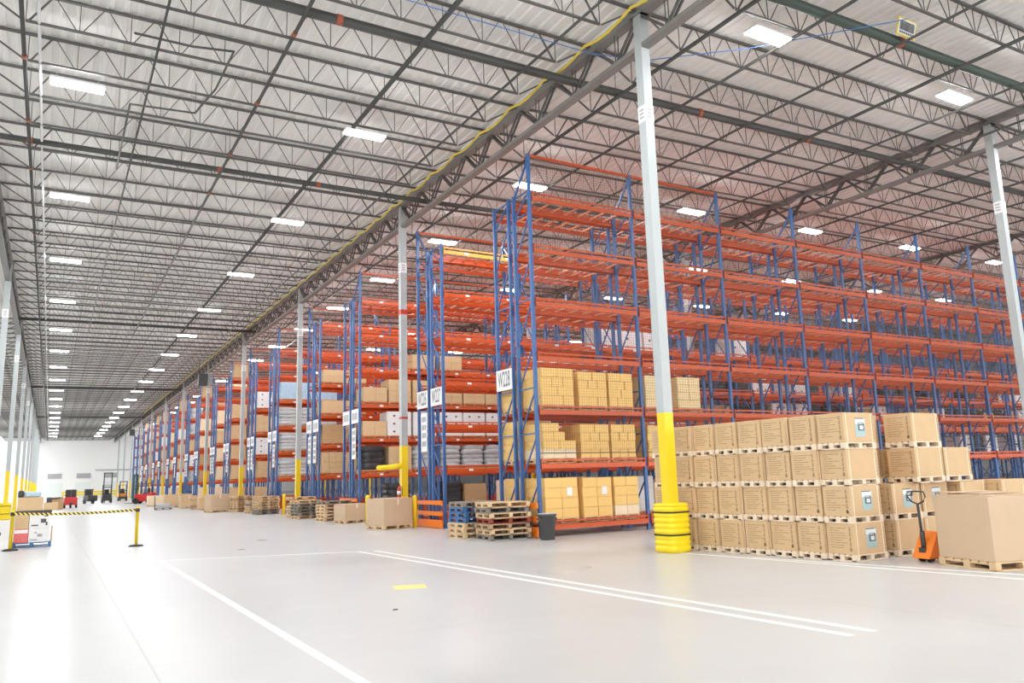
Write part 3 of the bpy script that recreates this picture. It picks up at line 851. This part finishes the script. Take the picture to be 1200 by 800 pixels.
# plain cartons on pallets
def plain(x, y, L, W, H, rz, label, m='kraftp', pm='wood'):
    p = put('wooden_pallet', PAL[pm], None, (x, y, 0), rz); p.scale = (L/1.2, W, 1); tag(p, 'wooden pallet under the ' + label, 'pallet')
    t = thing('cardboard_box', label, 'box', (x, y, .141), rz)
    o = MB().box(-L/2,L/2,-W/2,W/2,0,H).build('carton_body', m, t); bevelled(o.data, .01, 2)
    MB().box(-L/2+.01,L/2-.01,-.002,.002,H,H+.002).box(-.03,.03,-W/2-.002,-W/2,H*.75,H-.01).build('tape', 'tape', t)
plain(10.28, 26.3, 1.15, 1.15, .90, .18, 'large plain carton beside the second column')
plain(10.62, 31.35, 1.05, 1.0, .62, .15, 'lower plain carton behind the large plain carton')
plain(9.15, 52.9, 1.15, 1.1, .98, .2, 'plain carton standing out by the fourth column')
plain(9.9, 55.8, 1.1, 1.1, .75, .1, 'tan carton just beyond the fourth column', 'kraft')
plain(9.6, 59.5, 1.1, 1.1, .7, .0, 'tan carton between fourth and fifth columns', 'kraft')
plain(9.3, 66.0, 1.2, 1.2, .8, .0, 'tan carton near the fifth column', 'kraft')
plain(9.2, 71.0, 2.0, 1.1, .9, .0, 'wide tan carton past the fifth column', 'kraft')
stack(9.6, 62.5, 0, ['wood','woodb','wood','wood','woodb'], 'between the far tan cartons')
plain(8.3, 77.0, 1.6, 1.2, .8, .0, 'farthest pale carton before the red forklift', 'ycartp')
t = thing('flat_pack', 'low white wrapped bundle lying on a dark pallet in the aisle', 'bundle', (7.4, 64.6, 0))
put('pallet', PAL['woodg'], t).scale = (.9,.9,1)
put('wrapped_goods', sack_mesh(.95,.9,.30,2,'sack'), t, (0,0,.141))
MB().tube([(-.62,-.3,0),(-.64,-.28,1.0)], .03, 8).build('handle_post', 'darkgrey', t)
# bin
t = thing('trash_bin', 'dark grey round trash bin with liner at the first rack end', 'bin', (11.33, 17.75, 0))
MB().lathe([(.175,0),(.19,.02),(.235,.60),(.255,.61),(.255,.655),(.235,.66)], 24).build('barrel', 'darkgrey', t)
MB().lathe([(.2,.655),(.245,.662),(.24,.675),(.20,.672)], 24).build('liner', 'bag', t)
for s in (-1,1): MB().box(s*.255-.02,s*.255+.02,-.06,.06,.5,.56).build('handle', 'darkgrey', t)
# bollards
for x, y, lab in ((11.12, 26.0, 'yellow bollard right of the large plain carton'), (10.9, 30.2, 'yellow bollard between the two plain cartons'), (10.95, 43.4, 'short yellow bollard between pallet stacks')):
    b = MB().lathe([(.085,0),(.085,1.03),(.07,1.08),(.03,1.11)], 16); tag(b.build('bollard', 'yellow', None, (x, y, 0)), lab, 'bollard')

# ------------------------------------------------------------------ barrier at left
def bpost(x, y, lab):
    t = thing('barrier_post', lab, 'barrier post', (x, y, 0))
    MB().lathe([(.20,0),(.20,.02),(.16,.045),(.05,.055)], 20).build('base', 'black', t)
    MB().lathe([(.045,.05),(.045,1.02),(.055,1.02),(.055,1.10),(.03,1.12)], 14).build('pole', 'yellow', t)
    MB().box(-.05,.05,-.07,-.04,.97,1.07).build('belt_head', 'black', t)
bpost(2.24, 25.5, 'yellow barrier post at the right end of striped belt')
bpost(-.87, 27.0, 'yellow barrier post in front of the blue pallet')
a, c = Vector((-.87,27.0)), Vector((2.24,25.5)); d = c-a
b = MB(); L = d.length; n = 16; vs = []
for k in range(n+1):
    x = L*k/n; z = 1.03 - .05*math.sin(PI*k/n); vs += [(x,-.002,z-.035),(x,-.002,z+.035),(x,.002,z-.035),(x,.002,z+.035)]
fs = []
for k in range(n): q = 4*k; fs += [(q,q+4,q+5,q+1),(q+2,q+3,q+7,q+6),(q+1,q+5,q+7,q+3),(q,q+2,q+6,q+4)]
b.add(vs, fs); tag(b.build('barrier_belt', 'belt', None, (a.x, a.y-.05, 0), math.atan2(d.y, d.x)), 'black and yellow striped belt between two barrier posts', 'barrier belt')
# goods behind the belt
tag(put('pallet', PAL['bluep'], None, (-.38, 28.5, 0)), 'blue pallet under white printed boxes behind the barrier', 'pallet').scale = (.86,1,1)
def pbox(x, y, z, L, W, H, m, label, prints=(), name='printed_box', pm='ink', rz=0):
    t = thing(name, label, 'box', (x, y, z), rz)
    o = MB().box(-L/2,L/2,-W/2,W/2,0,H).build('carton_body', m, t); bevelled(o.data, .008)
    if prints:
        b = MB()
        for (a0,a1,z0,z1) in prints: b.box(a0,a1,-W/2-.003,-W/2,z0,z1)
        b.build('print', pm, t)
    return t
pbox(-.195, 28.40, .142, .55, .7, .40, 'whitebox', 'lower white printed box on the blue pallet', ((-.12,-.06,.26,.30),(-.05,.08,.16,.24),(-.24,-.05,.06,.09)), pm='lightink')
pbox(-.195, 28.40, .545, .55, .7, .44, 'whitebox', 'upper white box with dark product picture on the blue pallet', ((.02,.16,.16,.28),(.15,.20,.08,.18),(.10,.20,.34,.40),(-.22,-.04,.07,.11)))
pbox(-.66, 28.40, .142, .36, .7, .40, 'pink', 'red printed box low on the blue pallet', ((-.17,.17,.28,.38),), pm='white')
pbox(-.66, 28.40, .545, .36, .7, .44, 'kraft', 'brown carton on the red box behind the barrier post')
MB_ = MB().box(.10,.15,28.05,28.11,.142,.60); tag(MB_.build('corner_post', 'woodb'), 'brown wooden corner post standing on the blue pallet', 'post')
pbox(-1.2, 28.0, .0, .5, .6, .82, 'whitebox', 'grey wrapped carton left of the barrier post', ((-.05,.05,.4,.5),))
tag(MB().box(-.48,.48,-.32,.32,0,.08).build('gap_slab', 'dark', None, (-.38,28.42,.988)), 'added black slab for the dark gap over the white and brown boxes', 'gap_slab')  # added black slab: the shaded gap under the tan cartons made solid
pbox(-.48, 28.42, 1.07, .66, .6, .40, 'kraft', 'long tan carton above the dark gap slab behind barrier')
pbox(.06, 28.42, 1.07, .38, .6, .22, 'kraft', 'small tan carton on the right end of dark gap slab')
t = thing('hand_tool', 'black tool lying on the small tan carton', 'tool', (.06, 28.35, 1.292))
MB().box(-.12,.02,-.06,.06,0,.15).bar((0,0,.1),(.25,0,.13),.05).build('tool_body', 'dark', t)
t = thing('wrapped_bundle', 'dark blue and white wrapped bundle on the long tan carton', 'bundle', (-.45, 28.42, 1.472))
put('wrap', sack_mesh(.45,.3,.16,1,'wrapblue'), t); put('dark_wrap', sack_mesh(.16,.3,.2,1,'darkload'), t, (-.30,0,0))
pbox(.62, 81.0, 0, 1.0, .9, 1.05, 'kraftd', 'brown carton in the aisle beside the red tow tractor')

# ------------------------------------------------------------------ vehicles far down the aisle
def wheel(t, x, y, r, w=.14): MB().tube([(x-w/2,y,r),(x+w/2,y,r)], r, 16).build('wheel', 'black', t)
def forklift(loc, rz, label, body, mastm, H):
    t = thing('forklift', label, 'forklift', loc, rz)      # mast towards local -Y
    o = MB().box(-.52,.52,.15,1.9,.25,1.0).build('chassis', body, t); bevelled(o.data, .08, 2)
    o = MB().box(-.5,.5,1.5,2.0,.35,1.15).build('counterweight', body, t); bevelled(o.data, .1, 2)
    b = MB()
    for s in (-.42,.42): b.box(s-.06,s+.06,-.1,.06,.08,H)
    for z in (.5, H*.5, H-.12): b.box(-.42,.42,-.08,.04,z,z+.1)
    b.build('mast', mastm, t)
    b = MB()
    for s in (-.28,.28): b.box(s-.05,s+.05,-.95,-.12,.06,.1); b.box(s-.05,s+.05,-.16,-.1,.06,.6)
    b.box(-.45,.45,-.15,-.1,.3,.55); b.build('forks', 'dark', t)
    b = MB()
    for sx in (-.45,.45):
        b.bar((sx,.4,1.0),(sx,.55,2.1),.06); b.bar((sx,1.6,1.0),(sx,1.5,2.1),.06); b.bar((sx,.5,2.1),(sx,1.55,2.1),.06)
    for y in (.55,.8,1.05,1.3,1.5): b.bar((-.45,y,2.1),(.45,y,2.1),.05)
    b.build('overhead_guard', 'dark', t)
    MB().box(-.25,.25,.9,1.4,1.0,1.12).box(-.25,.25,1.35,1.45,1.1,1.6).build('seat', 'black', t)
    for x in (-.48,.48): wheel(t, x, .3, .3); wheel(t, x, 1.6, .26)
    return t
forklift((6.0, 107, 0), 0, 'dark forklift with tall mast facing the camera', 'dark', 'dark', 3.6)
forklift((8.5, 118, 0), 0, 'orange forklift standing behind the dark one', 'orangem', 'darkgrey', 2.6)
forklift((7.9, 93.5, 0), -PI/2-.5, 'red forklift by the far rack ends', 'redv', 'greenmast', 3.1)
def tugger(loc, label, body, rz=0):
    t = thing('tow_tractor', label, 'tow tractor', loc, rz); t.scale = (1.2,1.2,1.3)
    o = MB().box(-.45,.45,-.5,.6,.22,.75).build('chassis', body, t); bevelled(o.data, .08, 2)
    o = MB().box(-.38,.38,.35,.6,.75,1.3).build('backrest', 'dark', t); bevelled(o.data, .04)
    MB().bar((0,-.3,.7),(0,-.1,1.25),.08).box(-.2,.2,-.16,-.06,1.22,1.3).build('steering_column', 'darkgrey', t)
    for x in (-.4,.4): wheel(t, x, .35, .22)
    wheel(t, 0, -.45, .2)
    return t
tugger((1.75, 85, 0), 'red tow tractor standing in the aisle, nearer one', 'redv')
tugger((4.2, 105.5, 0), 'dark red tow tractor farther down the aisle', 'dark', .4)
t = thing('guard_rail', 'yellow guard rail along the far wall', 'guard rail', (0,183,0))
for z in (.5,1.0): MB().box(2.2,12,-.06,.06,z,z+.35).build('rail', 'yellow', t)
for k in range(5): MB().box(2.3+2.4*k-.1,2.3+2.4*k+.1,-.02,.18,0,1.4).build('post', 'yellow', t)
# far wall dock doors
for n, x in enumerate((.9, 6.3, 11.7)):
    xx = [.7, 5.9, 11.0][n]
    t = bpy.data.objects.new(f'door_{n+1}', None); COL.objects.link(t); t.location = (xx,188,0); struct(t)
    MB().box(-1.5,1.5,-.06,.02,0,3.2).build('door_leaf', 'doorw', t)
    MB().box(-1.25,1.25,-.12,.02,4.0,5.0).build('dock_light_panel', 'glass', t)
b = MB().tube([(8,187.8,5.6),(22,187.8,5.6)], .12, 8); tag(b.build('wall_pipe', 'glass'), 'grey pipe running along the far white wall', 'pipe')

# ------------------------------------------------------------------ floor markings
def line(a, c, w, name='floor_line', m='line', label=None, z=.002):
    a, c = Vector(a), Vector(c); d = (c-a).normalized(); s = Vector((-d.y,d.x))*w/2
    vs = [(*(p+q), zz) for zz in (.0, z) for p, q in ((a,-s),(a,s),(c,s),(c,-s))]
    b = MB().add(vs, [(0,1,2,3),(7,6,5,4),(0,4,5,1),(1,5,6,2),(2,6,7,3),(3,7,4,0)])
    return tag(b.build(name, m), label, 'floor marking')
line((2.28,20.05),(2.36,4.5), .10, label='single white floor line left of the yellow patch')
line((6.45,18.5),(6.95,5.36), .10, label='double white floor line, the stripe nearer the aisle')
line((6.82,18.4),(7.30,5.36), .10, label='double white floor line, the stripe nearer the racks')
line((11.25,13.2),(12.05,6.0), .085, label='white floor line before the carton block, outer stripe')
line((11.62,11.0),(12.6,6.0), .085, label='white floor line before the carton block, inner stripe')
line((2.3,20.0),(6.4,18.55), .05, label='faint white line joining the single and double floor lines')
line((4.72,11.9),(5.2,11.75), .42, 'floor_patch', 'ypatch', 'yellow rectangular tape patch on the floor')
tag(MB().box(-.03,.03,-.015,.015,0,.012).build('floor_scrap', 'dark', None, (3.95,9.9,0)), 'small dark scrap on the floor near the yellow patch', 'scrap')

# ------------------------------------------------------------------ world, render look
w = bpy.data.worlds.new('world'); sc.world = w; w.use_nodes = True
w.node_tree.nodes['Background'].inputs['Color'].default_value = (.97,.985,1,1); w.node_tree.nodes['Background'].inputs['Strength'].default_value = 3.4
sc.view_settings.view_transform = 'Standard'; sc.view_settings.look = 'None'; sc.view_settings.gamma = 1; sc.view_settings.use_curve_mapping = False
sc.view_settings.exposure = 0.27
cy = sc.cycles
cy.max_bounces = 7; cy.diffuse_bounces = 5; cy.glossy_bounces = 3; cy.transparent_max_bounces = 8
cy.caustics_reflective = False; cy.caustics_refractive = False; cy.sample_clamp_indirect = 4
cy.use_denoising = True
